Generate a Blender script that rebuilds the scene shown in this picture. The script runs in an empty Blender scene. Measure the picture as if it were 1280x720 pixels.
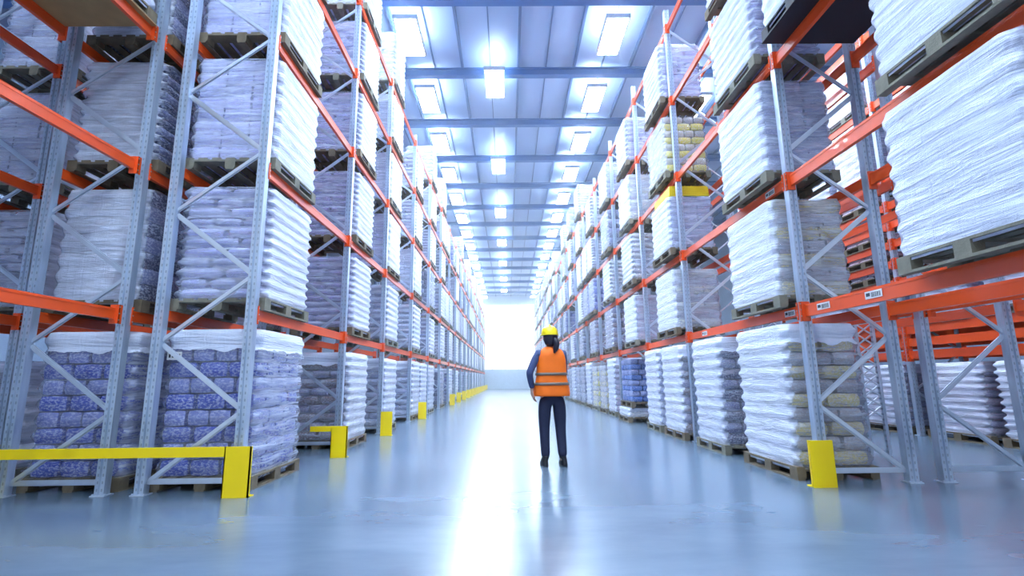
import bpy, bmesh, math, random
from mathutils import Vector, Matrix, noise
R = random.Random(7)
scn = bpy.context.scene
COL = scn.collection
PI = math.pi

# ------------------------------------------------------------------ helpers
def link(o, parent=None):
    COL.objects.link(o)
    if parent: o.parent = parent
    return o

def obj(name, bm, mats, parent=None, smooth=False):
    me = bm if isinstance(bm, bpy.types.Mesh) else bpy.data.meshes.new(name)
    if me is not bm:
        bm.normal_update()
        bm.to_mesh(me); bm.free()
        if smooth:
            for p in me.polygons: p.use_smooth = True
    if mats is not None and not me.materials:
        for m in (mats if isinstance(mats, (list, tuple)) else [mats]): me.materials.append(m)
    return link(bpy.data.objects.new(name, me), parent)

def tag(o, label=None, cat=None, group=None, kind=None):
    if label: o['label'] = label
    if cat: o['category'] = cat
    if group: o['group'] = group
    if kind: o['kind'] = kind
    return o

def empty(name, loc, label, cat, group=None, rz=0):
    o = bpy.data.objects.new(name, None); o.empty_display_size = .2
    o.location = loc; o.rotation_euler = (0, 0, rz); COL.objects.link(o)
    return tag(o, label, cat, group)

def box(bm, x0, x1, y0, y1, z0, z1, mi=0):
    vs = [bm.verts.new((x, y, z)) for z in (z0, z1) for y in (y0, y1) for x in (x0, x1)]
    for f in ((0, 2, 3, 1), (4, 5, 7, 6), (0, 1, 5, 4), (2, 6, 7, 3), (0, 4, 6, 2), (1, 3, 7, 5)):
        bm.faces.new([vs[i] for i in f]).material_index = mi
    return vs

def bar(bm, a, b, w, h, mi=0, up=(0, 0, 1)):
    a, b = Vector(a), Vector(b); d = (b - a).normalized()
    s = d.cross(Vector(up))
    if s.length < 1e-4: s = d.cross(Vector((1, 0, 0)))
    s.normalize(); u = s.cross(d)
    vs = []
    for p in (a, b):
        for i, j in ((-1, -1), (1, -1), (1, 1), (-1, 1)):
            vs.append(bm.verts.new(p + s * i * w / 2 + u * j * h / 2))
    for f in ((3, 2, 1, 0), (4, 5, 6, 7), (0, 1, 5, 4), (1, 2, 6, 5), (2, 3, 7, 6), (3, 0, 4, 7)):
        bm.faces.new([vs[i] for i in f]).material_index = mi

def loft(bm, rings, seg=20, mi=0, p=2.0, cap=True):
    """rings: (cx,cy,cz,rx,ry)"""
    rv = []
    for (cx, cy, cz, rx, ry) in rings:
        L = []
        for k in range(seg):
            t = 2 * PI * k / seg; c, s = math.cos(t), math.sin(t)
            L.append(bm.verts.new((cx + rx * math.copysign(abs(c) ** (2 / p), c), cy + ry * math.copysign(abs(s) ** (2 / p), s), cz)))
        rv.append(L)
    for a, b in zip(rv, rv[1:]):
        for k in range(seg):
            f = bm.faces.new((a[k], a[(k + 1) % seg], b[(k + 1) % seg], b[k])); f.material_index = mi
    if cap:
        bm.faces.new(list(reversed(rv[0]))).material_index = mi
        bm.faces.new(rv[-1]).material_index = mi
    return rv

def tube(bm, pts, radii, seg=12, mi=0):
    """closed tube along points"""
    pts = [Vector(p) for p in pts]; rv = []
    for i, p in enumerate(pts):
        d = (pts[min(i + 1, len(pts) - 1)] - pts[max(i - 1, 0)]).normalized()
        s = d.cross(Vector((0, 1, 0)) if abs(d.y) < .9 else Vector((1, 0, 0))).normalized(); u = d.cross(s)
        rv.append([bm.verts.new(p + (s * math.cos(2 * PI * k / seg) + u * math.sin(2 * PI * k / seg)) * radii[i]) for k in range(seg)])
    for a, b in zip(rv, rv[1:]):
        for k in range(seg): bm.faces.new((a[k], b[k], b[(k + 1) % seg], a[(k + 1) % seg])).material_index = mi
    bm.faces.new(rv[0]); bm.faces.new(list(reversed(rv[-1])))
    return rv

# ------------------------------------------------------------------ materials
class N:
    def __init__(s, name):
        s.m = bpy.data.materials.new(name); s.m.use_nodes = True
        s.t = s.m.node_tree; s.t.nodes.clear()
        s.out = s.t.nodes.new('ShaderNodeOutputMaterial')
    def n(s, typ, ins=None, **kw):
        x = s.t.nodes.new(typ)
        for k, v in kw.items(): setattr(x, k, v)
        for k, v in (ins or {}).items():
            if isinstance(v, bpy.types.NodeSocket): s.t.links.new(v, x.inputs[k])
            else: x.inputs[k].default_value = v
        return x
    def math(s, op, a, b=0.0, clamp=False):
        x = s.n('ShaderNodeMath', {0: a, 1: b}, operation=op); x.use_clamp = clamp
        return x.outputs[0]
    def mix(s, f, a, b, blend='MIX'):
        return s.n('ShaderNodeMix', {0: f, 6: a, 7: b}, data_type='RGBA', blend_type=blend).outputs[2]
    def ramp(s, f, stops):
        r = s.n('ShaderNodeValToRGB', {0: f}); e = r.color_ramp.elements
        while len(e) < len(stops): e.new(.5)
        for el, (p, c) in zip(e, stops): el.position = p; el.color = (*c, 1) if len(c) == 3 else c
        return r.outputs[0]
    def noise(s, vec, scale, detail=3, rough=.5, dist=0):
        return s.n('ShaderNodeTexNoise', {'Vector': vec, 'Scale': scale, 'Detail': detail, 'Roughness': rough, 'Distortion': dist}).outputs[0]
    def obj(s): return s.n('ShaderNodeTexCoord').outputs['Object']
    def pos(s): return s.n('ShaderNodeNewGeometry').outputs['Position']
    def scale(s, v, sc): return s.n('ShaderNodeMapping', {0: v, 3: sc}).outputs[0]
    def bump(s, h, st, d=.01): return s.n('ShaderNodeBump', {'Height': h, 'Strength': st, 'Distance': d}).outputs[0]
    def pbsdf(s, **kw):
        return s.n('ShaderNodeBsdfPrincipled', {k.replace('_', ' '): v for k, v in kw.items()}).outputs[0]
    def fin(s, sh): s.t.links.new(sh, s.out.inputs[0]); return s.m

def C3(r, g, b): return (r, g, b, 1)
def simple(name, c, rough=.5, metal=0, var=.12, sc=6, bump=0, **kw):
    a = N(name); v = a.obj()
    nz = a.noise(v, sc, 4)
    c2 = tuple(x * (1 - var * 2) for x in c[:3]) + (1,)
    col = a.mix(nz, c2, (*c[:3], 1))
    k = dict(Base_Color=col, Roughness=rough, Metallic=metal); k.update(kw)
    if bump: k['Normal'] = a.bump(a.noise(v, sc * 5, 4), bump)
    return a.fin(a.pbsdf(**k))

def m_floor():
    a = N('polished_concrete'); p = a.pos()
    big = a.noise(a.scale(p, (.35, .9, 1)), 1.0, 5, .6)
    streak = a.noise(a.scale(p, (.5, 1.6, 1)), 1.1, 6, .6, .4)
    fine = a.noise(p, 5, 3, .5)
    f = a.math('ADD', a.math('MULTIPLY', big, .5), a.math('MULTIPLY', streak, .5))
    col = a.ramp(f, [(.3, (.065, .10, .15)), (.5, (.10, .145, .205)), (.7, (.14, .19, .26))])
    col = a.mix(a.math('MULTIPLY', fine, .10), col, C3(.2, .24, .3))
    # saw-cut joints
    br = a.n('ShaderNodeTexBrick', {'Vector': a.scale(p, (1, 1, 1)), 'Scale': 1.0, 'Mortar Size': .004, 'Brick Width': 6.0, 'Row Height': 6.0, 'Color1': C3(1, 1, 1), 'Color2': C3(1, 1, 1), 'Mortar': C3(.8, .8, .8)}, offset=0.0)
    col = a.mix(.6, col, br.outputs[0], 'MULTIPLY')
    rg = .235
    return a.fin(a.pbsdf(Base_Color=col, Roughness=rg, Specular_IOR_Level=.75, Coat_Weight=.15, Coat_Roughness=.2))

def m_goods(name):
    a = N(name); v = a.obj()
    oc = a.n('ShaderNodeObjectInfo').outputs['Color']
    at = a.n('ShaderNodeAttribute', attribute_name='rnd').outputs['Color']
    sp = a.n('ShaderNodeSeparateColor', {0: at})
    spots = a.ramp(a.noise(a.scale(v, (12, 12, 22)), 2.4, 3, .65), [(.47, (0, 0, 0)), (.60, (1, 1, 1))])
    c = a.mix(a.math('MULTIPLY', sp.outputs[1], .55), oc, C3(.31, .32, .54))      # every other tier paler grey
    c = a.mix(a.math('MULTIPLY', spots, .48), c, C3(.74, .76, .86))
    c = a.mix(a.math('MULTIPLY', sp.outputs[0], .35), c, C3(.06, .07, .16))
    return a.fin(a.pbsdf(Base_Color=c, Roughness=.42))

def m_film(name='stretch_film', lo=.10, hi=.62, xlo=.62, xhi=.97, hood=None):
    a = N(name); v = a.obj()
    h1 = a.noise(a.scale(v, (1.0, 1.0, 10)), 2.2, 5, .65, .8)
    h2 = a.noise(a.scale(v, (14, 14, 1.2)), 1.0, 4, .6, .6)
    f = a.ramp(h1, [(.32, (0, 0, 0)), (.68, (1, 1, 1))])
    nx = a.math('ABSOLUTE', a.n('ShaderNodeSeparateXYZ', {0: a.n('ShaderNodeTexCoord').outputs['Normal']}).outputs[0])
    sx = a.math('MULTIPLY', a.math('SUBTRACT', nx, .45), 4, True)                 # long-side opacity set apart to paint in aisle light and gap shade
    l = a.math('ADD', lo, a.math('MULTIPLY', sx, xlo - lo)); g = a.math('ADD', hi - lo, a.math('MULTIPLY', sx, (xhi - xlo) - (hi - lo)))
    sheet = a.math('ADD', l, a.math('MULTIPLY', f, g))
    if hood:
        z = a.n('ShaderNodeSeparateXYZ', {0: v}).outputs[2]
        z = a.math('ADD', z, a.math('MULTIPLY', a.noise(a.scale(v, (3, 3, .5)), 1.5, 3), .14))
        sheet = a.math('MAXIMUM', sheet, a.math('MULTIPLY', a.math('GREATER_THAN', z, hood), .93))
    nor = a.bump(a.math('ADD', h1, a.math('MULTIPLY', h2, .35)), .7, .045)
    surf = a.pbsdf(Base_Color=C3(.76, .81, .97), Roughness=.22, Specular_IOR_Level=.75, Normal=nor)
    tr = a.n('ShaderNodeBsdfTransparent', {0: C3(.93, .95, 1)}).outputs[0]
    return a.fin(a.n('ShaderNodeMixShader', {0: sheet, 1: tr, 2: surf}).outputs[0])

def m_upright():
    a = N('galvanised_upright'); v = a.obj()
    s = a.n('ShaderNodeSeparateXYZ', {0: v})
    # slot pattern: small dark keyhole slots in two columns on the faces
    fz = a.math('FRACT', a.math('MULTIPLY', s.outputs[2], 1 / .075))
    slot = a.math('MULTIPLY', a.math('GREATER_THAN', fz, .62), a.math('LESS_THAN', a.math('ABSOLUTE', a.math('SUBTRACT', a.math('ABSOLUTE', s.outputs[0]), .026)), .008))
    nz = a.noise(a.scale(v, (6, 6, 1)), 2, 4)
    c = a.ramp(nz, [(.3, (.36, .44, .56)), (.7, (.54, .62, .74))])
    c = a.mix(a.math('MULTIPLY', slot, .4), c, C3(.06, .07, .1))
    return a.fin(a.pbsdf(Base_Color=c, Roughness=.30, Metallic=.45))

M = {}
M['floor'] = m_floor()
M['steel'] = m_upright()
M['brace'] = simple('galvanised_brace', (.66, .73, .84), .28, .6, .1, 8)
M['orange'] = simple('orange_enamel', (.90, .095, .012), .38, 0, .08, 5, Coat_Weight=.3)
M['clip'] = simple('zinc_clip', (.6, .62, .66), .35, .8)
M['wood'] = simple('pallet_wood', (.22, .17, .11), .8, 0, .28, 12, .3)
M['wood2'] = simple('grey_pallet_wood', (.27, .25, .19), .8, 0, .28, 12, .3)
M['ply'] = simple('plywood_sheet', (.52, .31, .13), .7, 0, .2, 5)
M['blackboard'] = simple('black_slip_sheet', (.012, .013, .022), .6, 0, .1, 5)
M['goods'] = m_goods('packed_goods')
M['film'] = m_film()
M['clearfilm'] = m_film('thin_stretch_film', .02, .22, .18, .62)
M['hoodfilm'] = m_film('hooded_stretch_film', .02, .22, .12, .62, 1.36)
M['gapshade'] = m_film('inner_rack_shade_film', .55, .97, .01, .14)  # near-clear sides let dark goods stand in for shade between racks
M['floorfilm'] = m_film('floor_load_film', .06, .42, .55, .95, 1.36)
M['yellow'] = simple('yellow_guard_paint', (1.0, .70, .0), .38, 0, .04, 4)
M['white'] = simple('white_label', (.8, .8, .8), .5)
M['black'] = simple('dark_print', (.03, .03, .04), .5)
M['ceil'] = simple('ceiling_sheet', (.44, .58, .82), .42, .1, .08, .7)
M['rib'] = simple('ceiling_rib', (.15, .24, .44), .45, .1, .1, 2)
M['truss'] = simple('roof_beam_paint', (.10, .22, .50), .4, .1, .1, 2)
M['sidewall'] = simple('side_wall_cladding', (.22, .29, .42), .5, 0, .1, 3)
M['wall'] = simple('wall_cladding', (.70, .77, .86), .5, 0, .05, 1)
M['fixture'] = simple('fixture_housing', (.75, .78, .82), .4, .2)
def emis(name, c, s):
    a = N(name); return a.fin(a.n('ShaderNodeEmission', {0: (*c, 1), 1: s}).outputs[0])
M['lamp'] = emis('lamp_diffuser', (.66, .83, 1.0), 44)
M['ceilfill'] = emis('added_ceiling_fill', (.70, .85, 1.0), 9)  # glowing top plate, added to brighten the ceiling around each lamp
def m_wall_glow():  # emission added to brighten the far wall
    a = N('added_wall_glow'); p = a.pos()
    s = a.n('ShaderNodeSeparateXYZ', {0: p})
    nz = a.noise(p, .5, 3)
    c = a.mix(nz, C3(.80, .90, 1.0), C3(.90, .96, 1.0))
    return a.fin(a.n('ShaderNodeEmission', {0: c, 1: 1.0}).outputs[0])
M['wallglow'] = m_wall_glow()
M['dado'] = simple('dado_panel', (.52, .62, .74), .4)

# ------------------------------------------------------------------ setting
def struct(name, bm, m):
    o = obj(name, bm, m); o['kind'] = 'structure'; return o
XW0, XW1, YB, YE, ZC = -14.0, 15.0, -9.0, 62.6, 11.6
b = bmesh.new(); box(b, XW0, XW1, YB, YE, -.2, 0); struct('floor', b, M['floor'])
# ceiling with fine lengthwise ribs
b = bmesh.new(); box(b, XW0, XW1, YB, YE, ZC, ZC + .2, 0)
x = XW0 + .35; k = 0
while x < XW1:
    w = .075 if k % 2 else .035
    box(b, x - w / 2, x + w / 2, YB, YE, ZC - (.16 if k % 2 else .07), ZC, 1); x += .94; k += 1
struct('ceiling', b, [M['ceil'], M['rib']])
BE0, BS = 12.0, 3.35
k = 1; y = BE0 - 6 * BS
while y < YE - .5:
    b = bmesh.new()
    box(b, XW0, XW1, y - .11, y + .11, ZC - .44, ZC - .41)
    box(b, XW0, XW1, y - .012, y + .012, ZC - .41, ZC - .19)
    box(b, XW0, XW1, y - .11, y + .11, ZC - .19, ZC - .165)
    struct('trim_%d' % k, b, M['truss']); k += 1; y += BS
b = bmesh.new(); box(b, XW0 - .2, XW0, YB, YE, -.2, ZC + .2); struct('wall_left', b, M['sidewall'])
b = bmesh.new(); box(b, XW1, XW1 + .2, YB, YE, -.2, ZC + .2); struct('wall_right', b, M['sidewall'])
# far wall; its tall glowing middle is added to make it bright
b = bmesh.new()
box(b, XW0, -5.2, YE, YE + .2, -.2, ZC + .2); box(b, 6.2, XW1, YE, YE + .2, -.2, ZC + .2)
box(b, -5.2, 6.2, YE, YE + .2, ZC - 1.2, ZC + .2)
box(b, -5.2, 6.2, YE - .02, YE + .2, -.2, 2.3, 1)
struct('wall_far', b, [M['wall'], M['dado']])
b = bmesh.new()
box(b, -5.2, 6.2, YE + .06, YE + .10, 2.3, ZC - 1.2, 0)
for i in range(8):
    xx = -5.2 + 11.4 * i / 7; box(b, xx - .04, xx + .04, YE, YE + .1, 2.3, ZC - 1.2, 1)
for zz in (2.33, 4.4, 6.5, 8.6, ZC - 1.25): box(b, -5.2, 6.2, YE + .01, YE + .09, zz - .03, zz + .03, 1)
struct('wall_glow_1', b, [M['wallglow'], M['wall']])

# ceiling lights
def lamp_meshes():
    b = bmesh.new()
    box(b, -.30, .30, -.80, .80, 0, .07); box(b, -.27, .27, -.77, .77, .075, .08, 1); box(b, -.34, .34, -.84, -.80, -.03, .09); box(b, -.34, .34, .80, .84, -.03, .09)
    for s in (-1, 1): box(b, s * .32 - .02, s * .32 + .02, -.8, .8, -.03, .09)
    h = obj('housing', b, [M['fixture'], M['ceilfill']]); hm = h.data; bpy.data.objects.remove(h)
    b = bmesh.new(); box(b, -.29, .29, -.79, .79, -.025, -.005)
    d = obj('diffuser', b, M['lamp']); dm = d.data; bpy.data.objects.remove(d)
    b = bmesh.new()
    bar(b, (0, -.6, .085), (0, .6, .085), .03, .012)
    for sy in (-.6, .6): bar(b, (0, sy, .07), (0, sy, .9), .015, .015)
    c = obj('hanger', b, M['fixture']); cm = c.data; bpy.data.objects.remove(c)
    return hm, dm, cm
LM = lamp_meshes()
ORD = ['first', 'second', 'third', 'fourth', 'fifth', 'sixth', 'seventh', 'eighth', 'ninth', 'tenth']
def lamp(x, y, label, group):
    e = empty('ceiling_light', (x, y, ZC - .62), label, 'ceiling light', group)
    for n, m in zip(('housing', 'diffuser', 'hanger'), LM):
        o = bpy.data.objects.new(n, m); COL.objects.link(o); o.parent = e
        if n == 'hanger': o.scale = (1, 1, .6)
for (X, rn, step, y0) in ((-2.75, 'left', 1, BE0 + BS / 2), (3.15, 'right', 1, BE0 + BS / 2), (-.35, 'middle', 2, BE0 + BS * 1.2)):
    n = 0
    for k in range(-5, 15):
        y = y0 - .55 + k * BS * step
        if y > YE - 1.5 or y < -4: continue
        if y < 12: lab = 'white rectangular ceiling light overhead in the %s row, nearer than the picture shows' % rn
        else:
            lab = ('glowing white ceiling light, %s in view in the %s row over the aisle' % (ORD[n], rn)) if n < 8 else 'tiny far ceiling light near the end wall in the %s row' % rn
            n += 1
        lamp(X, y, lab, 'ceiling lights in the %s row' % rn)
for (X, rn) in ((-7.4, 'above the far left racks'), (7.0, 'above the gap behind the right racks')):
    for k in range(-2, 3):
        lamp(X, BE0 + BS * (k + .5), 'rectangular ceiling light hidden behind stock ' + rn, 'ceiling lights ' + rn)

# ------------------------------------------------------------------ rack parts (shared meshes)
def upright_mesh(H):
    b = bmesh.new()
    w, d, t = .05, .045, .006          # open C profile: web faces the camera (-Y)
    prof = [(-w, -d), (-.016, -d), (-.011, -d + .018), (.011, -d + .018), (.016, -d), (w, -d), (w, d), (w - .022, d), (w - .022, d - t), (w - t, d - t), (w - t, -d + t), (.012, -d + t), (.008, -d + .024), (-.008, -d + .024), (-.012, -d + t), (-w + t, -d + t), (-w + t, d - t), (-w + .022, d - t), (-w + .022, d), (-w, d)]
    lo = [b.verts.new((x, y, 0.008)) for x, y in prof]; hi = [b.verts.new((x, y, H)) for x, y in prof]
    n = len(prof)
    for i in range(n): b.faces.new((lo[i], lo[(i + 1) % n], hi[(i + 1) % n], hi[i]))
    f = b.faces.new(hi)
    o = obj('upright', b, M['steel']); m = o.data; bpy.data.objects.remove(o); return m
def mesh_of(fn, mats, smooth=False):
    b = bmesh.new(); fn(b); o = obj('tmp', b, mats, smooth=smooth); m = o.data; bpy.data.objects.remove(o); return m
def clone(name, me, parent, loc=(0, 0, 0), rot=(0, 0, 0), sc=(1, 1, 1)):
    o = bpy.data.objects.new(name, me); COL.objects.link(o); o.parent = parent
    o.location = loc; o.rotation_euler = rot; o.scale = sc; return o
HR = 8.78
UPR = upright_mesh(HR)
def foot(b):
    box(b, -.075, .075, -.07, .07, 0, .01)
    for s in (-1, 1): box(b, s * .062 - .008, s * .062 + .008, -.05, -.034, .01, .022)
FOOT = mesh_of(foot, M['brace'])
BRACES = {}
def brace_mesh(dx, dz):
    k = (round(dx, 3), round(dz, 3))
    if k not in BRACES:
        def f(b):
            a, c = Vector((0, 0, 0)), Vector((dx, 0, dz))
            bar(b, a, c, .034, .006, up=(0, 1, 0)); 
            d = (c - a).normalized(); s = Vector((-d.z, 0, d.x))
            for q in (-1, 1): bar(b, a + s * q * .016 + Vector((0, .011, 0)), c + s * q * .016 + Vector((0, .011, 0)), .004, .026, up=(0, 0, 1))
        BRACES[k] = mesh_of(f, M['brace'])
    return BRACES[k]
def far_bracing(D, s):
    k = ('far', round(D, 3), s)
    if k not in BRACES:
        def f(b):
            for (p, q) in brace_nodes(D, s): bar(b, (p[0], 0, p[1]), (q[0], 0, q[1]), .03, .035, up=(0, 1, 0))
        BRACES[k] = mesh_of(f, M['brace'])
    return BRACES[k]
def brace_nodes(D, s):
    """frame spans x 0..s*D. inner node heights .1+1.5k, outer .75+1.5k; outer = aisle side at x=0"""
    out = []; z = .12; inner = True
    e = .045
    while z + .75 < HR:
        a = (s * (D - e) if inner else s * e, z); c = (s * e if inner else s * (D - e), z + .7)
        out.append((a, c)); z += .75; inner = not inner
    return out
BEAMS = {}
def beam_mesh(L, h=.12):
    k = (round(L, 3), h)
    if k not in BEAMS:
        def f(b):
            box(b, -.022, .022, .05, L - .05, -h, 0, 0)                      # box section, top at z=0
            box(b, -.026, .026, .05, L - .05, -.028, -.02, 0)
            for y in (.046, L - .055):
                box(b, -.034, .034, y - .004, y + .012, -h - .05, .035, 0)    # end connector plate
            for y in (.0, L): pass
            for y, s in ((.046, -1), (L - .046, 1)):
                box(b, -.060, -.052, y + s * .0 - .012, y + s * .03 + .012, -h - .05, .035, 0)
                box(b, -.060, -.030, y - .008, y + .008, -h - .05, .035, 0)
                for z in (-.13, -.06, .01): box(b, -.065, -.060, y - .006, y + .006, z - .006, z + .006, 1)
        BEAMS[k] = mesh_of(f, [M['orange'], M['clip']])
    return BEAMS[k]

def rack_frame(e, xoff, D, s, detail, y=0):
    for x in (0, s * D):
        u = clone('upright', UPR, e, (xoff + x, y, 0)); clone('foot_plate', FOOT, u)
    bl = bmesh
    if detail:
        for (p, q) in brace_nodes(D, s):
            clone('brace', brace_mesh(q[0] - p[0], q[1] - p[1]), e, (xoff + p[0], y, p[1]))
        clone('brace', brace_mesh(s * (D - .09), 0), e, (xoff + s * .045, y, .13))
    else:
        clone('bracing', far_bracing(D, s), e, (xoff, y, 0))

def rack_bay(x, y0, y1, D, s, levels, label, cat='pallet rack', group=None, detail=True, endframe=False, bh=.12, nearframe=True, rear=None):
    """x = aisle-side upright; s = direction of depth; own frame at y0, beams to y1."""
    e = empty('pallet_rack_bay', (x, y0, 0), label, cat, group)
    if nearframe: rack_frame(e, 0, D, s, detail)
    if endframe: rack_frame(e, 0, D, s, False, y1 - y0)
    L = y1 - y0
    for z in levels:
        for q, xx in enumerate((0, s * D)):
            if q and rear is not None and z not in rear: continue
            # mirrored so the connector hooks face outwards
            clone('beam', beam_mesh(L, bh), e, (xx, 0, z), sc=((1 if (s > 0) == (q == 0) else -1), 1, 1))
    return e

# ------------------------------------------------------------------ pallet loads (shared variants)
def pallet_fn(sheet=None):
    def f(b):      # 1.2 along y, 1.1 along x, 0.144 tall; origin bottom centre
        W, D = 1.2, 1.1
        for x in (-.5, 0, .5): box(b, x - .05, x + .05, -W / 2, W / 2, 0, .022)
        for x in (-.49, 0, .49):
            for y in (-.53, 0, .53): box(b, x - .06, x + .06, y - .07, y + .07, .022, .100)
        for y in (-.53, 0, .53): box(b, -D / 2, D / 2, y - .07, y + .07, .100, .122)
        for i in range(7):
            x = -D / 2 + .055 + i * (D - .11) / 6; box(b, x - .055, x + .055, -W / 2, W / 2, .122, .144)
        if sheet: box(b, -D / 2 - .01, D / 2 + .01, -W / 2, W / 2, -.012, -.001, 1)
    return f
PAL = [mesh_of(pallet_fn(), M['wood']), mesh_of(pallet_fn(), M['wood2']),
       mesh_of(pallet_fn(True), [M['wood'], M['ply']]), mesh_of(pallet_fn(True), [M['blackboard'], M['blackboard']])]

def pillow(b, lay, cx, cy, cz, sx, sy, sz, e, rv, n=3):
    """rounded pack; e = superellipse exponent (bigger = boxier)"""
    faces = []
    for ax in range(3):
        for sg in (-1, 1):
            g = []
            for i in range(n + 1):
                row = []
                for j in range(n + 1):
                    u, v = -1 + 2 * i / n, -1 + 2 * j / n
                    p = [0, 0, 0]; p[ax] = sg; p[(ax + 1) % 3] = u; p[(ax + 2) % 3] = v
                    l = (abs(p[0]) ** e + abs(p[1]) ** e + abs(p[2]) ** e) ** (1 / e)
                    row.append(b.verts.new((cx + sx / 2 * p[0] / l, cy + sy / 2 * p[1] / l, cz + sz / 2 * p[2] / l)))
                g.append(row)
            for i in range(n):
                for j in range(n):
                    q = (g[i][j], g[i + 1][j], g[i + 1][j + 1], g[i][j + 1])
                    f = b.faces.new(q if sg > 0 else q[::-1]); f.smooth = True
                    faces.append(f)
    for f in faces:
        for lp in f.loops: lp[lay] = (rv[0], rv[1], 0, 1)

def goods_mesh(nl, lh, e, nx, ny, jit, seed):
    r = random.Random(seed)
    b = bmesh.new(); lay = b.loops.layers.color.new('rnd')
    W, D = 1.12, 1.00
    for l in range(nl):
        ax, ay = (nx, ny) if l % 2 == 0 else (ny, nx)
        lr = r.random() * .4
        for i in range(ax):
            for j in range(ay):
                if 0 < i < ax - 1 and 0 < j < ay - 1 and l < nl - 1: continue
                px, py = D / ax, W / ay
                pillow(b, lay, -D / 2 + (i + .5) * px + r.uniform(-jit, jit), -W / 2 + (j + .5) * py + r.uniform(-jit, jit), (l + .5) * lh, px * .99, py * .99, lh * 1.02, e, (lr + r.random() * .6, float(l % 2)))
    me = bpy.data.meshes.new('goods'); b.to_mesh(me); b.free()
    me.materials.append(M['goods']); return me

def film_mesh(H, nl, amp, seed, taper=0.0, mat='film', z0=-.05):
    b = bmesh.new(); W, D = 1.2, 1.08
    seg = 26; rows = nl * 5 + 2
    per = []
    rc = .05
    def side(p0, p1, n):
        for i in range(n): per.append((p0[0] + (p1[0] - p0[0]) * i / n, p0[1] + (p1[1] - p0[1]) * i / n))
    a, c = D / 2, W / 2
    side((a, -c + rc), (a, c - rc), seg); side((a, c - rc), (a - rc, c), 2)
    side((a - rc, c), (-a + rc, c), seg); side((-a + rc, c), (-a, c - rc), 2)
    side((-a, c - rc), (-a, -c + rc), seg); side((-a, -c + rc), (-a + rc, -c), 2)
    side((-a + rc, -c), (a - rc, -c), seg); side((a - rc, -c), (a, -c + rc), 2)
    n = len(per); rv = []
    o = Vector((seed * 7.3, seed * 3.1, 0))
    for r_ in range(rows + 1):
        z = z0 + (H - z0) * r_ / rows; t = r_ / rows
        L = []
        for (x, y) in per:
            ridge = -abs(math.cos(PI * max(z, 0) / (H / nl))) ** 2.2 * amp * 1.15        # sinks between layers
            edge = 1.0 if (abs(abs(x) - a) < .08 and abs(abs(y) - c) < .08) else .38
            w = noise.noise(Vector((x * 1.6, y * 1.6, z * 9)) + o) * .007 + noise.noise(Vector((x * 9, y * 9, z * 2)) + o) * .005
            sag = noise.noise(Vector((x, y, z * 1.3)) * 1.1 + o * 2) * .010
            k = 1 + (ridge * edge + w + sag) / .55 - taper * t * t
            L.append(b.verts.new((x * k, y * k, z)))
        rv.append(L)
    for p, q in zip(rv, rv[1:]):
        for i in range(n): b.faces.new((p[i], p[(i + 1) % n], q[(i + 1) % n], q[i])).smooth = True
    top = [b.verts.new((v.co.x * .93, v.co.y * .93, H + .012)) for v in rv[-1]]
    for i in range(n): b.faces.new((rv[-1][i], rv[-1][(i + 1) % n], top[(i + 1) % n], top[i])).smooth = True
    b.faces.new(top)
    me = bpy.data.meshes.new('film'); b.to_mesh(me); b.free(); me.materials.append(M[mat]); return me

# style: layers, layer height, exponent, packs, film amplitude, film
STY = {}
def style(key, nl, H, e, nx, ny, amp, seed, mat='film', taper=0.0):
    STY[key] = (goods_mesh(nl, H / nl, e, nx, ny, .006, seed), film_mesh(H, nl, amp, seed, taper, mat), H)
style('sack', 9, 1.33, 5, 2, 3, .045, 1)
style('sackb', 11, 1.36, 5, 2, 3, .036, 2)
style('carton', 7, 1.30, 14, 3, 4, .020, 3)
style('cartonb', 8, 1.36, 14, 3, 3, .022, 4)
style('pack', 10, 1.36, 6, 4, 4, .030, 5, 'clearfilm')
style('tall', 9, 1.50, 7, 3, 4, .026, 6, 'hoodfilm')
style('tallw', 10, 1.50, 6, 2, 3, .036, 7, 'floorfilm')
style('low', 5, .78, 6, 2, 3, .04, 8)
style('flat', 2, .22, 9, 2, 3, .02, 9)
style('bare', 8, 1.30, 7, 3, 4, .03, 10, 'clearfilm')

COLS = {'lav': (.52, .50, .80), 'blue': (.012, .035, .33), 'grey': (.46, .49, .64), 'tan': (.66, .52, .16), 'yellow': (.75, .60, .02),
        'violet': (.42, .34, .62), 'cream': (.66, .62, .48), 'dark': (.05, .055, .12), 'royal': (.01, .10, .42), 'pink': (.50, .36, .42),
        'pale': (.60, .63, .78), 'brown': (.20, .13, .12)}
CN = {'lav': 'lavender', 'blue': 'dark blue', 'grey': 'grey', 'tan': 'tan', 'yellow': 'yellow', 'violet': 'violet', 'cream': 'cream', 'dark': 'navy',
      'royal': 'bright blue', 'pink': 'pinkish', 'pale': 'pale blue', 'brown': 'brown'}
def load(x, y, z, sty, c, label, group, pal=0, sx=1.0, sy=1.0, sz=1.0, rz=0.0, film=True, fm=None):
    e = empty('pallet_load', (x, y, z), label, 'wrapped pallet', group, rz)
    g, f, H = STY[sty]
    off = .013 if pal >= 2 else 0
    clone('pallet', PAL[pal], e, (0, 0, off), sc=(sx, sy, 1))
    o = clone('goods_stack', g, e, (0, 0, .146 + off), sc=(sx, sy, sz)); o.color = (*COLS[c], 1)
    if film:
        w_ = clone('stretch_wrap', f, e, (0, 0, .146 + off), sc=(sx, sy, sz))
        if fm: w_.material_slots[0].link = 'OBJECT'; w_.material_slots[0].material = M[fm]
    return e

LZ = [1.96, 3.68, 5.38, 6.98, 8.56]      # left beam tops
RZ = [1.95, 3.52, 5.12, 6.76, 8.40]      # right beam tops
LN = ['floor', 'first-beam', 'second-beam', 'third-beam', 'fourth-beam', 'fifth-beam']

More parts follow.
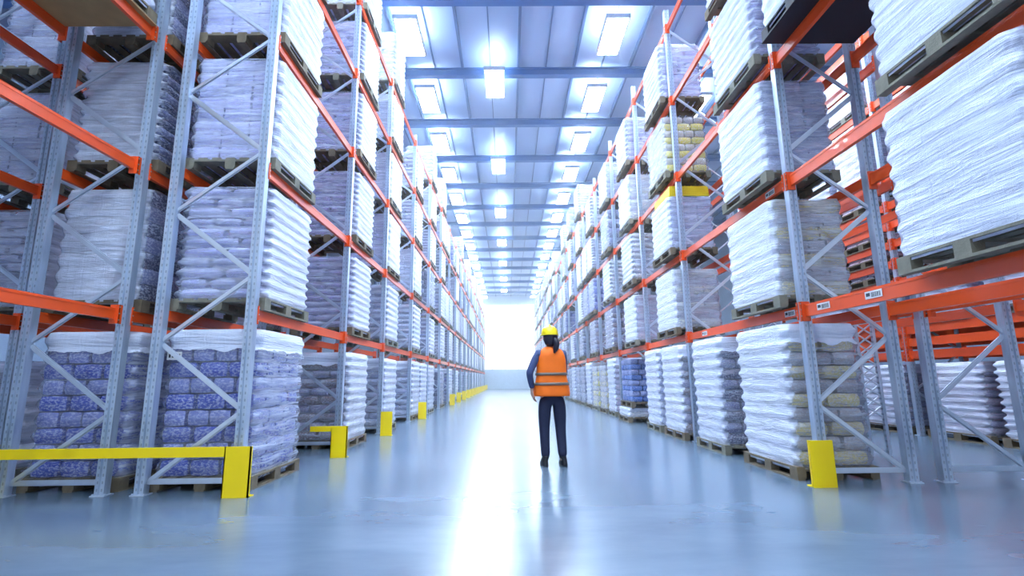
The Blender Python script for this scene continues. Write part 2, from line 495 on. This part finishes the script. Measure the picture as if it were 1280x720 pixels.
# ---- left aisle rack (A)
XA, DA = -2.86, 1.0
FL = [5.6, 8.75, 11.5, 14.8] + [14.8 + 3.15 * i for i in range(1, 16)]
for i in range(len(FL) - 1):
    y0, y1 = FL[i], FL[i + 1]
    lab = 'orange-beamed steel rack bay beside the aisle on the left, %s from the near end' % ORD[i] if i < 8 else 'distant steel rack bay on the left of the aisle beyond the eighth bay'
    rack_bay(XA, y0, y1, DA, -1, LZ, lab, group='left aisle rack bays', detail=i < 4, endframe=(i == len(FL) - 2))
cL = [['blue', 'lav', 'lav', 'lav', 'lav', 'pale'], ['brown', 'violet', 'violet', 'lav', 'lav', 'pale']]
xl = XA - DA / 2 + .03
cnt = {}
def lab_load(side, rack, lv, c, n, extra=''):
    w = CN[c] if c in ('blue', 'dark', 'brown', 'royal', 'yellow', 'tan', 'cream') else 'pale film'
    lev = LN[lv].replace('-', ' ') + ' level'
    if n < 9: return '%s wrapped pallet load, %s, %s from the near end, %s' % (w, lev, ORD[n], rack)
    return 'far film-wrapped pallet load beyond the ninth, %s, %s' % (lev, rack)
TOPL = 10.25
for lv in range(6):
    z = 0 if lv == 0 else LZ[lv - 1]; n = 0
    for i in range(len(FL) - 1):
        y0 = FL[i]; L = FL[i + 1] - y0
        slots = []
        if i == 0: slots = [(y0 + .12, 1.28)]
        elif i == 1: slots = [(y0 + .26, 1.2)]
        elif i == 2: slots = [(y0 + .14, 1.22)]
        else:
            slots = [(y0 + .14, 1.25)]
            if R.random() < .16: slots.append((y0 + 1.62, 1.22))
        if lv == 5 and i in (3, 6, 7, 11): slots = []
        if lv == 5 and i < 1: pass
        for (ya, w) in slots:
            if R.random() < .10 and i > 5: continue
            c = cL[i][lv] if i < 2 else R.choice(['lav', 'pale', 'grey', 'lav', 'violet', 'pale', 'dark', 'blue'] if i > 3 else ['lav', 'pale', 'grey', 'pale'])
            st = R.choice(['sack', 'sackb', 'carton', 'cartonb', 'sack'])
            if lv == 0: st = 'tallw' if i else 'tall'
            if i == 1 and lv: st = 'sackb'
            if i == 0 and lv: st = ['', 'sackb', 'cartonb', 'cartonb', 'carton', 'sack'][lv]
            top = (LZ[lv] - .15 - z) if lv < 5 else 1.65
            H = STY[st][2]; sz = min(1.08, (top - .146 - .09) / H) * R.uniform(.95, 1.0)
            if i > 3 and R.random() < .2: st, c = 'bare', R.choice(['dark', 'blue', 'violet'])
            if i == 0: sz = min(1.1, (top - .146 - .07) / H)
            load(xl, ya + w / 2, z, st, c, lab_load('l', 'left aisle rack', lv, c, n), 'pallets in left aisle rack', pal=R.choice([0, 1]), sx=1.0, sy=w / 1.2, sz=sz)
            n += 1
# ---- left inner rack (B)
XB, DB = -4.27, 1.03
rack_bay(XB, 1.9, 5.6 - .11, DB, -1, LZ[:4], 'empty orange-beamed bay reaching out of the left picture edge', group='left inner rack bays', detail=True, rear=[LZ[2], LZ[3]])
for i in range(2):
    rack_bay(XB, FL[i], FL[i + 1], DB, -1, LZ, 'steel rack bay behind the left aisle rack, %s back from the blue boxes' % ORD[i], group='left inner rack bays', detail=i < 1, endframe=i == 1)
xb = XB - DB / 2 + .02
for lv in range(5):
    z = 0 if lv == 0 else LZ[lv - 1]
    for i in range(2):
        y0 = FL[i]
        c = ['blue', 'dark', 'dark', 'dark', 'dark'][lv] if i == 0 else R.choice(['dark', 'lav', 'brown'])  # upper goods coloured dark, standing in for shade in the rack gap
        st = ['tall', 'carton', 'sackb', 'cartonb', 'carton'][lv]
        top = LZ[lv] - .15 - z if lv < 5 else 1.6
        load(xb, y0 + .14 + .62, z, st, c, '%s load, %s level, %s back in the rack behind the left aisle rack' % ('blue wrapped' if c == 'blue' else 'shade-toned film-wrapped', LN[lv], ORD[i]), 'pallets in the left inner rack', pal=i % 2, sz=(top - .146 - .08) / STY[st][2], sx=1.0, fm='gapshade' if lv else None)
load(xb + .02, 4.75, LZ[2], 'cartonb', 'tan', 'high load on a brown board pallet seen from below at the top left', 'pallets in the left inner rack', pal=2, sy=1.12)
load(xb + .02, 3.25, LZ[2], 'cartonb', 'tan', 'second high load overhanging the top left corner', 'pallets in the left inner rack', pal=2)
# ---- left outer rack (C)
XC, DC = -6.02, 1.05
LC = [1.98, 3.66, 5.36, 7.0]
rack_bay(XC, 3.1, 6.22 - .002, DC, -1, LC, 'pale rack bay cut off by the left picture edge', group='left outer rack bays')
for i in range(2):
    rack_bay(XC, 6.22 + 3.1 * i, 6.22 + 3.1 * (i + 1), DC, -1, LC, ['outermost left rack bay with white loads seen past the inner rack', 'outermost left rack bay, one farther back behind the inner rack'][i], group='left outer rack bays', detail=i == 0, endframe=i == 1)
for lv in range(5):
    z = 0 if lv == 0 else LC[lv - 1]
    for i, ya in enumerate((6.35, 7.75)):
        st = R.choice(['sackb', 'cartonb', 'sack']); 
        load(XC - .5, ya + .6, z, st, 'pale', 'white wrapped load, %s level, %s in the outermost left rack' % (LN[lv], ORD[i]), 'pallets in the left outer rack', pal=1, sz=(1.68 - .15 - .24) / STY[st][2])

# ---- right aisle rack
XR, DR = 3.41, .96
FR = [5.7, 9.4, 12.2, 15.3] + [15.3 + 3.1 * i for i in range(1, 16)]
rack_bay(XR, 1.85, 5.7, DR, 1, RZ[:4], 'orange-beamed rack bay overhead at the right picture edge, open underneath', group='right aisle rack bays', bh=.14)
for i in range(len(FR) - 1):
    lab = 'orange-beamed steel rack bay along the right of the aisle, %s from the yellow post' % ORD[i] if i < 8 else 'distant steel rack bay on the right of the aisle beyond the eighth bay'
    rack_bay(XR, FR[i], FR[i + 1], DR, 1, RZ, lab, group='right aisle rack bays', detail=i < 4, endframe=(i == len(FR) - 2))
xr = 3.68
floorR = [(5.86, 1.3, 'tallw', 'tan'), (7.75, 1.15, 'tallw', 'dark'), (9.5, 1.2, 'tallw', 'brown'), (10.95, 1.05, 'tallw', 'grey'), (13.4, 1.3, 'bare', 'royal'),
          (15.5, 1.1, 'tallw', 'pink'), (16.95, 1.15, 'bare', 'tan'), (18.55, 1.2, 'bare', 'yellow'), (20.0, 1.2, 'tallw', 'pale')]
n = 0
for (ya, w, st, c) in floorR:
    sz = 1.08 if st != 'bare' else .98
    z = 0
    if c == 'royal':
        load(xr, ya + w / 2, 0, 'flat', 'cream', 'short cream pallet under the bright blue load on the right', 'pallets in the right aisle rack')
        z = .38
        sz = .86
    load(xr, ya + w / 2, z, st, c, lab_load('r', 'right aisle rack', 0, c, n), 'pallets in the right aisle rack', pal=n % 2, sy=w / 1.2, sz=sz * (1.65 - .146) / 1.52 if st != 'bare' else sz * (1.12 if c != 'royal' else 1), sx=.84, film=c != 'royal'); n += 1
near = {1: ('carton', 'tan'), 2: ('cartonb', 'grey'), 3: ('sack', 'violet'), 4: ('cartonb', 'lav'), 5: ('sack', 'pale')}
second = {1: ('carton', 'cream'), 2: ('cartonb', 'grey'), 3: ('bare', 'yellow'), 4: ('sack', 'lav'), 5: ('sack', 'pale')}
third = {1: ('carton', 'pink'), 2: ('sack', 'cream'), 3: ('carton', 'cream'), 4: ('sack', 'violet'), 5: None}
for lv in range(6):
    z = 0 if lv == 0 else RZ[lv - 1]; n = 10 if lv == 0 else 0
    for i in range(len(FR) - 1):
        y0 = FR[i]
        if lv == 0:
            if i < 5: continue
            slots = [(y0 + .15, 1.2), (y0 + 1.6, 1.2)]
        elif i == 0: slots = [(y0 + .14, 1.3)]
        elif i == 1: slots = [(y0 + .14, 1.25)]
        elif i == 2: slots = [(y0 + .4, 1.25)]
        else:
            slots = [(y0 + .15, 1.25)]
            if R.random() < .16: slots.append((y0 + 1.6, 1.2))
        if lv == 5 and i in (1, 3, 4, 8): slots = slots[:0]
        for q, (ya, w) in enumerate(slots):
            if i > 3 and R.random() < (.28 if lv == 0 and i > 8 else .10): continue
            sp = near.get(lv) if i == 0 else second.get(lv) if i == 1 else third.get(lv) if i == 2 else (R.choice(['sack', 'sackb', 'carton', 'bare']), R.choice(['lav', 'pale', 'dark', 'grey', 'pale', 'brown', 'cream', 'blue']))
            if not sp: continue
            if i > 2 and R.random() < .25: sp = ('bare', R.choice(['dark', 'blue', 'brown', 'dark']))
            sp = {(1, 3): ('bare', 'brown'), (1, 4): ('bare', 'brown'), (3, 3): ('bare', 'dark'), (2, 4): ('bare', 'blue')}.get((lv, i), sp)
            st, c = sp
            sxx = .84
            top = (RZ[lv] - .15 - z) if lv < 5 else 1.6
            fill = 1.0 if i == 0 else R.uniform(.93, 1.0)
            if lv == 2 and i == 1: fill = .86; YBZ = z + .146 + (top - .146 - .08) * fill
            load(xr, ya + w / 2, z, st, c, lab_load('r', 'right aisle rack', lv, c, n), 'pallets in the right aisle rack', pal=R.choice([0, 1]), sy=w / 1.2, sz=(top - .146 - .08) / STY[st][2] * fill, sx=.84)
            n += 1
bs_ = bmesh.new()
for k in range(5): box(bs_, -.40 + .002 * k, .40 - .003 * k, -.52, .52, .042 * k, .042 * k + .038)
bo = obj('board_stack', bs_, simple('yellow_boards', (.85, .62, .01), .5)); bo.location = (3.68, FR[1] + .70, YBZ + .02)
tag(bo, 'stack of yellow boards on top of the second load, second beam level, right rack', 'boards')
# near bay, right edge
load(xr, 3.42, RZ[0], 'cartonb', 'pale', 'large white wrapped load on the lower orange beam at the right edge', 'pallets overhead at the right edge', pal=1, sz=.99 * (1.57 - .15 - .22) / 1.30, sx=.84)
load(xr, 3.36, RZ[1], 'cartonb', 'pale', 'large white wrapped load on the second orange beam at the upper right', 'pallets overhead at the right edge', pal=1, sz=.93, sx=.84)
load(xr, 4.85, RZ[2], 'carton', 'dark', 'load on a black pallet seen from below above the upper right load', 'pallets overhead at the right edge', pal=3, sz=1.0)

# ---- right inner rack (B), floor and lower beams empty
XS, DS = 4.74, .97
rack_bay(XS, 2.0, 5.58, DS, 1, [RZ[0], RZ[3]], 'bare orange-beamed bay crossing the right edge behind the open bay', group='right inner rack bays', detail=True)
for i in range(2):
    rack_bay(XS, FR[i], FR[i + 1], DS, 1, RZ, 'empty rack bay behind the right aisle rack, %s from the near end' % ORD[i], group='right inner rack bays', detail=i == 0, endframe=i == 1)

# ---- right outer racks (D) across the back aisle
XD, DD = 7.9, 1.05
LD = [1.60, 1.84, 2.08, 3.05, 3.45, 3.85, 4.25, 4.65, 5.2, 6.9, 8.5]
for i in range(4):
    y0 = 3.6 + 3.15 * i
    rack_bay(XD, y0, y0 + 3.15, DD, 1, LD, 'rack bay of many close orange beams across the back aisle, %s from the right' % ORD[i], group='close-beamed racks at the back right', detail=False, endframe=i == 3, bh=.15)
def slot(k): return 3.6 + 3.15 * (k // 2) + (.85, 2.3)[k % 2]
PK = [('pink', 'tallw'), ('violet', 'tallw'), ('pale', 'tallw'), ('pink', 'tallw'), ('grey', 'tallw'), ('pale', 'tallw'), ('dark', 'tallw'), ('grey', 'tallw')]
for k, (c, st) in enumerate(PK):
    y = slot(k)
    load(XD + .5, y, 0, st, c, '%s wrapped pallet on the floor across the back aisle, %s from the right' % (CN[c], ORD[k]), 'floor pallets across the back aisle', pal=0, sz=.80, sy=1.05)
for k in range(6):
    y = slot(k)
    load(XD + .5, y, LD[2], 'low', 'pale', 'low pale wrapped load on the close orange beams, %s from the right' % ORD[k], 'low loads at the back right', pal=1, sz=.85)
for q in range(5):
    for k in range(3):
        load(XD + .5, slot(k + 4), LD[3 + q], 'flat', R.choice(['dark', 'pink', 'brown', 'dark']), 'thin dark load between close orange beams, tier %d counted upward, %s from the right' % (q + 1, ORD[k]), 'thin loads at the back right', pal=0, film=False, sz=.55)
for k in range(5):
    load(XD + .5, slot(k + 2), LD[9], 'carton', R.choice(['dark', 'grey', 'pink']), 'topmost load at the back right, %s from the right' % ORD[k], 'topmost loads at the back right', pal=1)
for k in range(5):
    load(XD + .5, slot(k + 2), LD[8], 'cartonb', R.choice(['pale', 'grey']), 'high pale load at the back right above the close beams, %s from the right' % ORD[k], 'high loads at the back right', pal=1)

# lattice post standing in the open bay
e = empty('lattice_post', (5.35, 7.5, 0), 'slim grey lattice post standing on the floor beyond the open right bay', 'steel post')
for xx in (-.13, .13): clone('post', mesh_of(lambda b: box(b, -.022, .022, -.022, .022, 0, 1.9), M['steel']), e, (xx, 0, 0))
def latt(b):
    for k in range(9):
        z = .55 + k * .15; bar(b, (-.11, 0, z), (.11, 0, z + .15), .018, .018); bar(b, (.11, 0, z), (-.11, 0, z + .15), .018, .018)
clone('lattice', mesh_of(latt, M['brace']), e)

# ------------------------------------------------------------------ labels on beams (white tags)
def tagmesh(b):
    box(b, -.001, .001, -.11, .11, -.035, .035, 0)
    r = random.Random(3)
    y = -.09
    while y < .03:
        w = r.choice([.004, .008]); box(b, -.0022, -.001, y, y + w, -.025, .02, 1); y += w + r.choice([.005, .009])
    box(b, -.0022, -.001, .045, .095, -.012, .02, 1)
TAG = mesh_of(tagmesh, [M['white'], M['black']])
for i, (yy, lv, par) in enumerate([(4.55, 0, None), (5.95, 0, None), (8.6, 0, None), (5.3, 0, None), (5.6 + .5, 1, None)]):
    best = None
    for o in bpy.data.objects:
        if o.name.startswith('pallet_rack_bay') and abs(o.location.x - XR) < .01:
            if o.location.y <= yy: best = o if best is None or o.location.y > best.location.y else best
    bmz = [c for c in best.children if c.name.startswith('beam') and abs(c.location.z - RZ[lv]) < .01 and abs(c.location.x) < .01][0]
    t = clone('location_tag', TAG, bmz, (-.028, yy - best.location.y, -.065)); t['label'] = 'white location tag'

# paper label on blue stack (left)
for o in list(bpy.data.objects):
    if o.name.startswith('pallet_load') and abs(o.location.x - xl) < .01 and o.location.z < .1 and o.location.y < 7:
        t = mesh_of(lambda b: (box(b, -.08, .08, -.002, .002, -.045, .045, 0), [box(b, -.06 + .035 * k, -.04 + .035 * k, -.0035, -.002, -.02, .02, 1) for k in range(4)]), [M['white'], M['black']])
        q = clone('paper_label', t, o, (-.40, -.665, 1.45)); q['label'] = 'white printed paper label'

# ------------------------------------------------------------------ yellow guards
def guard_bar(x0, x1, y, label, h=.50, pw=.25, bh=.10, posts=(True, True)):
    e = empty('rack_guard', ((x0 + x1) / 2, y, 0), label, 'rack guard', 'yellow rack guards')
    cx = (x0 + x1) / 2
    for side, on in ((0, posts[0]), (1, posts[1])):
        if not on: continue
        xa = (x0 if side == 0 else x1 - pw) - cx
        def f(b, xa=xa):
            box(b, xa, xa + pw, -.008, .008, 0, h); box(b, xa, xa + .012, -.008, .03, 0, h)
            box(b, xa + pw - .012, xa + pw, -.008, .03, 0, h); box(b, xa, xa + pw, 0, .12, 0, .01)
        clone('post', mesh_of(f, M['yellow']), e)
    def g(b): box(b, x0 - cx + (pw if posts[0] else 0), x1 - cx - pw, -.012, .03, h - bh, h - .002)
    clone('rail', mesh_of(g, M['yellow']), e)
    return e
guard_bar(-5.56, -2.645, 5.40, 'long yellow guard rail with two posts in front of the left rack end', pw=.27)
guard_bar(-3.05, -2.48, 8.02, 'yellow rack guard with a short rail in the first left bay opening', posts=(False, True), h=.47, bh=.08)
gl = [11.05, 15.6] + [y - .35 for y in FL[6:]]
names = ['narrow yellow post guard at the third left frame', 'narrow yellow post guard at the fourth left frame']
def postfn(b, pw=.24, h=.5):
    box(b, -pw / 2, pw / 2, -.008, .008, 0, h)
    for s in (-1, 1): box(b, s * (pw / 2 - .006) - .006, s * (pw / 2 - .006) + .006, .0, .03, 0, h)
    box(b, -pw / 2, pw / 2, -.0, .12, 0, .01)
PG = mesh_of(postfn, M['yellow'])
PGR = mesh_of(lambda b: box(b, -.03, .03, .02, 1.5, .34, .44), M['yellow'])
for i, y in enumerate(gl):
    lab = names[i] if i < 2 else ('yellow guard at a far left frame, %s after the two near post guards' % ORD[i - 2] if i < 8 else 'tiny far yellow guard on the left near the end wall')
    e = empty('rack_guard', (XA + .26, y, 0), lab, 'rack guard', 'yellow rack guards')
    clone('post', PG, e)
    if i > 1: clone('rail', PGR, e)
e = empty('rack_guard', (3.30, 5.50, 0), 'single yellow post guard at the foot of the right rack', 'rack guard', 'yellow rack guards')
clone('post', mesh_of(lambda b: postfn(b, .25, .475), M['yellow']), e)

# ------------------------------------------------------------------ worker
M['skin'] = simple('skin', (.62, .38, .28), .5, 0, .05, 9)
M['navy'] = simple('navy_cloth', (.015, .02, .06), .8, 0, .2, 30, .2)
M['shirt'] = simple('dark_blue_shirt', (.05, .075, .19), .8, 0, .2, 30, .2)
M['vest'] = simple('orange_vest_cloth', (1.0, .17, .0), .65, 0, .05, 14, .1)
M['band'] = simple('reflective_band', (.20, .15, .12), .35, .2)
M['hat'] = simple('yellow_hard_hat', (.95, .72, .01), .3, 0, .03, 4)
M['hair'] = simple('dark_hair', (.012, .01, .03), .5, 0, .3, 40)
M['shoe'] = simple('dark_shoe', (.012, .013, .02), .45)
M['clipboard'] = simple('clipboard', (.5, .5, .52), .5)

def skin_obj(name, chains, mats, parent, root=0, sub=2):
    """chains: list of lists of (co, r) ; identical coordinates are merged"""
    idx, vs, rs, es = {}, [], [], []
    for ch in chains:
        prev = None
        for co, r in ch:
            k = tuple(round(c, 4) for c in co)
            if k not in idx: idx[k] = len(vs); vs.append(co); rs.append(r if isinstance(r, tuple) else (r, r))
            if prev is not None and prev != idx[k]: es.append((prev, idx[k]))
            prev = idx[k]
    me = bpy.data.meshes.new(name); me.from_pydata(vs, es, [])
    o = bpy.data.objects.new(name, me); COL.objects.link(o)
    o.modifiers.new('Skin', 'SKIN').use_smooth_shade = True
    for i, sv in enumerate(me.skin_vertices[0].data): sv.radius = rs[i]; sv.use_root = (i == root)
    sm = o.modifiers.new('Sub', 'SUBSURF'); sm.levels = sub; sm.render_levels = sub
    dg = bpy.context.evaluated_depsgraph_get(); dg.update()
    m2 = bpy.data.meshes.new_from_object(o.evaluated_get(dg)); m2.name = name
    bpy.data.objects.remove(o); m2.materials.clear(); m2.materials.append(mats)
    for p in m2.polygons: p.use_smooth = True
    o = bpy.data.objects.new(name, m2); COL.objects.link(o); o.parent = parent
    return o
PS = 1.06
W = empty('person', (.60, 7.05, 0), 'person in orange vest, yellow hard hat and dark trousers standing in the aisle, back turned', 'person', rz=.10)
W.scale = (PS, PS, PS)
# joints (local, facing +Y; left arm is -X)
hipL, hipR = (-.095, 0, .86), (.095, 0, .86)
kneeL, kneeR = (-.105, .015, .47), (.105, .02, .47)
ankL, ankR = (-.10, -.02, .09), (.115, -.03, .09)
shL, shR = (-.168, 0, 1.41), (.165, .01, 1.41)
elL, elR = (-.30, -.07, 1.16), (.185, .09, 1.15)
wrL, wrR = (-.245, .04, .94), (.08, .28, 1.12)
def fingers(w, d, side, pd):
    """w wrist, d unit direction of the hand, side = palm width dir, pd = palm (curl) dir"""
    w, d, side, pd = Vector(w), Vector(d).normalized(), Vector(side).normalized(), Vector(pd).normalized()
    mid = w + d * .055
    ch = [[(tuple(w), .024), (tuple(mid), (.034, .018))]]
    for k, (o, l) in enumerate(((-.030, .068), (-.010, .078), (.010, .073), (.029, .058))):
        k0 = w + d * .085 + side * o
        a = k0 + d * l * .45 + pd * l * .12; c = a + d * l * .28 + pd * l * .25; e_ = c + d * l * .12 + pd * l * .3
        ch.append([(tuple(mid), (.034, .018)), (tuple(k0), .0105), (tuple(a), .0095), (tuple(c), .0088), (tuple(e_), .0075)])
    t0 = w + d * .03 - side * .036; t1 = t0 + d * .03 - side * .02 + pd * .008; t2 = t1 + d * .03 - side * .004 + pd * .012
    ch.append([(tuple(w), .024), (tuple(t0), .013), (tuple(t1), .0115), (tuple(t2), .009)])
    return ch
neck, head0, head1, head2 = (0, .0, 1.47), (-.003, .012, 1.555), (-.006, .02, 1.62), (-.008, .012, 1.685)
chains = [[((0, 0, .90), (.125, .08)), ((0, 0, 1.05), (.125, .085)), ((0, -.005, 1.22), (.145, .095)), ((0, -.005, 1.38), (.15, .09)), (neck, .055), (head0, (.062, .07)), (head1, (.076, .092)), (head2, (.066, .08))],
          [((0, 0, .90), (.125, .08)), (hipL, .074), (kneeL, .058), (ankL, .038), ((-.115, .10, .045), (.036, .028)), ((-.12, .16, .035), (.03, .02))],
          [((0, 0, .90), (.125, .08)), (hipR, .074), (kneeR, .058), (ankR, .038), ((.135, .09, .045), (.036, .028)), ((.145, .15, .035), (.03, .02))],
          [((0, -.005, 1.38), (.15, .09)), (shL, .055), (elL, .04), (wrL, .024)],
          [((0, -.005, 1.38), (.15, .09)), (shR, .055), (elR, .04), (wrR, .024)]]
chains += fingers(wrL, (.05, .35, -.95), (0, 1, .35), (1, .1, 0)) + fingers(wrR, (-.75, .6, .15), (0, .1, 1), (-.3, -.9, 0))
skin_obj('body', chains, M['skin'], W)
# face features, ears (on the far side, head turned slightly left)
skin_obj('trousers', [[((0, 0, .965), (.15, .105)), ((0, 0, .88), (.158, .115)), (hipL, (.106, .115)), ((-.10, .01, .66), .092), (kneeL, .074), ((-.105, -.005, .26), .066), ((-.102, -.02, .10), .062)],
                      [((0, 0, .88), (.158, .115)), (hipR, (.106, .115)), ((.10, .012, .66), .092), (kneeR, .074), ((.112, -.005, .26), .066), ((.116, -.03, .10), .062)]], M['navy'], W)
skin_obj('shirt', [[((0, 0, .93), (.150, .105)), ((0, 0, 1.08), (.142, .10)), ((0, -.005, 1.24), (.155, .105)), ((0, -.005, 1.38), (.16, .098)), ((0, 0, 1.475), .066)],
                   [((0, -.005, 1.38), (.16, .098)), (shL, .060), ((-.240, -.035, 1.28), .052), (elL, .048), ((-.272, -.01, 1.04), .042), ((-.250, .03, .965), .034)],
                   [((0, -.005, 1.38), (.16, .098)), (shR, .060), ((.178, .05, 1.28), .052), (elR, .05), ((.14, .18, 1.135), .042), ((.095, .26, 1.122), .034)]], M['shirt'], W)
# vest: shaped shell
b = bmesh.new()
prof = [(.865, .232, .150), (.90, .234, .152), (1.00, .222, .146), (1.10, .202, .138), (1.20, .196, .137), (1.30, .190, .134), (1.38, .180, .128), (1.435, .160, .112), (1.475, .115, .090), (1.495, .082, .074)]
rings = []
for i in range(len(prof) - 1):
    for t in (0, .5):
        a, c = prof[i], prof[i + 1]; q = [a[j] + (c[j] - a[j]) * t for j in range(3)]
        rings.append((0, -.004, q[0], q[1], q[2]))
rings.append((0, -.004, prof[-1][0], prof[-1][1], prof[-1][2]))
rv = loft(b, rings, 36, 0, 2.5)
for L in rv:
    for v in L:
        v.co += Vector((v.co.x, v.co.y, 0)).normalized() * noise.noise(Vector((v.co.x * 9, v.co.y * 9, v.co.z * 7))) * .010
for f in b.faces: f.smooth = True
vest = obj('safety_vest', b, M['vest'], W)
def vring(z):
    for i in range(len(prof) - 1):
        if prof[i][0] <= z <= prof[i + 1][0]:
            t = (z - prof[i][0]) / (prof[i + 1][0] - prof[i][0]); return [prof[i][j] + (prof[i + 1][j] - prof[i][j]) * t for j in (1, 2)]
for zc in (1.02, 1.145):
    b = bmesh.new(); rr = []
    for z, o in ((zc - .018, .006), (zc - .016, .012), (zc + .016, .012), (zc + .018, .006)):
        q = vring(z); rr.append((0, -.004, z, q[0] + o, q[1] + o))
    loft(b, rr, 36, 0, 2.5, cap=False)
    obj('reflective_band', b, M['band'], vest, True)
# shoes
for nm, a, dx in (('shoe', ankL, -.012), ('shoe', ankR, .02)):
    b = bmesh.new(); cx = a[0] + dx
    loft(b, [(cx, .055, .0, .046, .135), (cx, .055, .022, .048, .138), (cx, .05, .045, .044, .125), (cx, .03, .075, .042, .09), (a[0], -.01, .115, .046, .055), (a[0], -.015, .13, .044, .05)], 24, 0, 2.6)
    obj(nm, b, M['shoe'], W, True)
# hair: cap and bun
b = bmesh.new()
loft(b, [(-.004, -.045, 1.50, .045, .035), (-.004, -.04, 1.535, .078, .065), (-.004, -.02, 1.58, .092, .088), (-.004, -.010, 1.63, .095, .100), (-.004, .0, 1.68, .090, .105), (-.004, .0, 1.72, .07, .09)], 28)
hair = obj('hair', b, M['hair'], W, True)
b = bmesh.new(); tube(b, [(.03, -.085, 1.60), (.045, -.115, 1.575), (.055, -.125, 1.53), (.045, -.12, 1.47), (.02, -.125, 1.41)], [.02, .036, .042, .036, .012], 14)
for v in b.verts: v.co += Vector((noise.noise(v.co * 40), noise.noise(v.co * 37 + Vector((5, 0, 0))), 0)) * .008
obj('ponytail', b, M['hair'], hair, True)
# face: nose, brow, mouth, ears as skin parts of the turned head
b = bmesh.new()
for s in (-1, 1): loft(b, [(s * .080, .005, 1.575, .006, .010), (s * .088, .003, 1.59, .010, .016), (s * .090, .0, 1.615, .010, .018), (s * .086, .0, 1.632, .006, .012)], 12)
loft(b, [(-.006, .118, 1.578, .012, .010), (-.006, .122, 1.590, .014, .016), (-.006, .112, 1.612, .008, .010), (-.006, .105, 1.630, .006, .006)], 12)
obj('ears_and_nose', b, M['skin'], W, True)
b = bmesh.new()
for s in (-1, 1): loft(b, [(-.006 + s * .032, .098, 1.618, .010, .006), (-.006 + s * .032, .100, 1.624, .013, .008), (-.006 + s * .032, .098, 1.630, .008, .005)], 12)
obj('eyes', b, M['hair'], W, True)
b = bmesh.new(); loft(b, [(-.006, .100, 1.548, .016, .008), (-.006, .102, 1.553, .024, .009), (-.006, .100, 1.558, .014, .007)], 12)
obj('mouth', b, simple('lips', (.5, .16, .15), .4), W, True)
# hard hat
b = bmesh.new()
loft(b, [(-.008, .01, 1.655, .112, .128), (-.008, .01, 1.668, .112, .128), (-.008, .01, 1.70, .108, .122), (-.008, .01, 1.735, .094, .107), (-.008, .01, 1.762, .068, .078), (-.008, .01, 1.778, .034, .04), (-.008, .01, 1.782, .006, .008)], 32)
hat = obj('hard_hat', b, M['hat'], W, True)
b = bmesh.new(); loft(b, [(-.008, .028, 1.650, .122, .152), (-.008, .028, 1.657, .124, .155), (-.008, .026, 1.664, .114, .138)], 32)
obj('brim', b, M['hat'], hat, True)
b = bmesh.new(); tube(b, [(-.008, -.10, 1.70), (-.008, -.07, 1.755), (-.008, .01, 1.79), (-.008, .09, 1.755), (-.008, .125, 1.70)], [.008, .012, .012, .012, .008], 8)
obj('crest', b, M['hat'], hat, True)
# clipboard held in front
cb = empty('clipboard', (.60 - .04, 7.05 + .38, 1.16 * PS), 'grey clipboard held in front of the person in the vest', 'clipboard', rz=.1)
b = bmesh.new(); box(b, -.11, .11, -.003, .003, -.15, .15); obj('board', b, M['clipboard'], cb)
b = bmesh.new(); box(b, -.035, .035, -.012, -.003, .125, .155); obj('clip', b, M['clip'], cb)
cb.rotation_euler = (-.9, 0, .1)

# ------------------------------------------------------------------ world fill added for camera-facing sides, entering through the open back
w = bpy.data.worlds.new('World'); scn.world = w; w.use_nodes = True
bg = w.node_tree.nodes['Background']; bg.inputs[0].default_value = (.72, .84, 1.0, 1); bg.inputs[1].default_value = .5

# ------------------------------------------------------------------ hazy air
a = N('hazy_air')
vs_ = a.n('ShaderNodeVolumeScatter', {'Color': C3(.86, .93, 1.0), 'Density': .0065, 'Anisotropy': .3})
a.t.links.new(vs_.outputs[0], a.out.inputs['Volume'])
b = bmesh.new(); box(b, XW0 + .05, XW1 - .05, 9.0, YE - .1, .02, ZC - .78)
hz = obj('haze', b, a.m); tag(hz, 'thin bluish haze filling the hall above the floor', 'haze', kind='stuff')

# ------------------------------------------------------------------ camera
f, h = 628.0, 1.15
pitch, yaw, roll = math.atan(114 / 628), .0098, -.0116
d = Vector((math.sin(yaw) * math.cos(pitch), math.cos(yaw) * math.cos(pitch), math.sin(pitch)))
r0 = Vector((math.cos(yaw), -math.sin(yaw), 0)); u0 = r0.cross(d)
r = r0 * math.cos(roll) + u0 * math.sin(roll); u = r.cross(d)
cd = bpy.data.cameras.new('camera'); cam = bpy.data.objects.new('camera', cd); COL.objects.link(cam)
cd.sensor_width = 36; cd.lens = f / 1280 * 36; cd.clip_end = 200; cd.clip_start = .05
m = Matrix((r, u, -d)).transposed().to_4x4(); m.translation = Vector((0, 0, h)); cam.matrix_world = m
scn.camera = cam
scn.view_settings.view_transform = 'Standard'; scn.view_settings.look = 'None'
scn.view_settings.gamma = 1; scn.view_settings.use_curve_mapping = False
scn.view_settings.exposure = 1.22
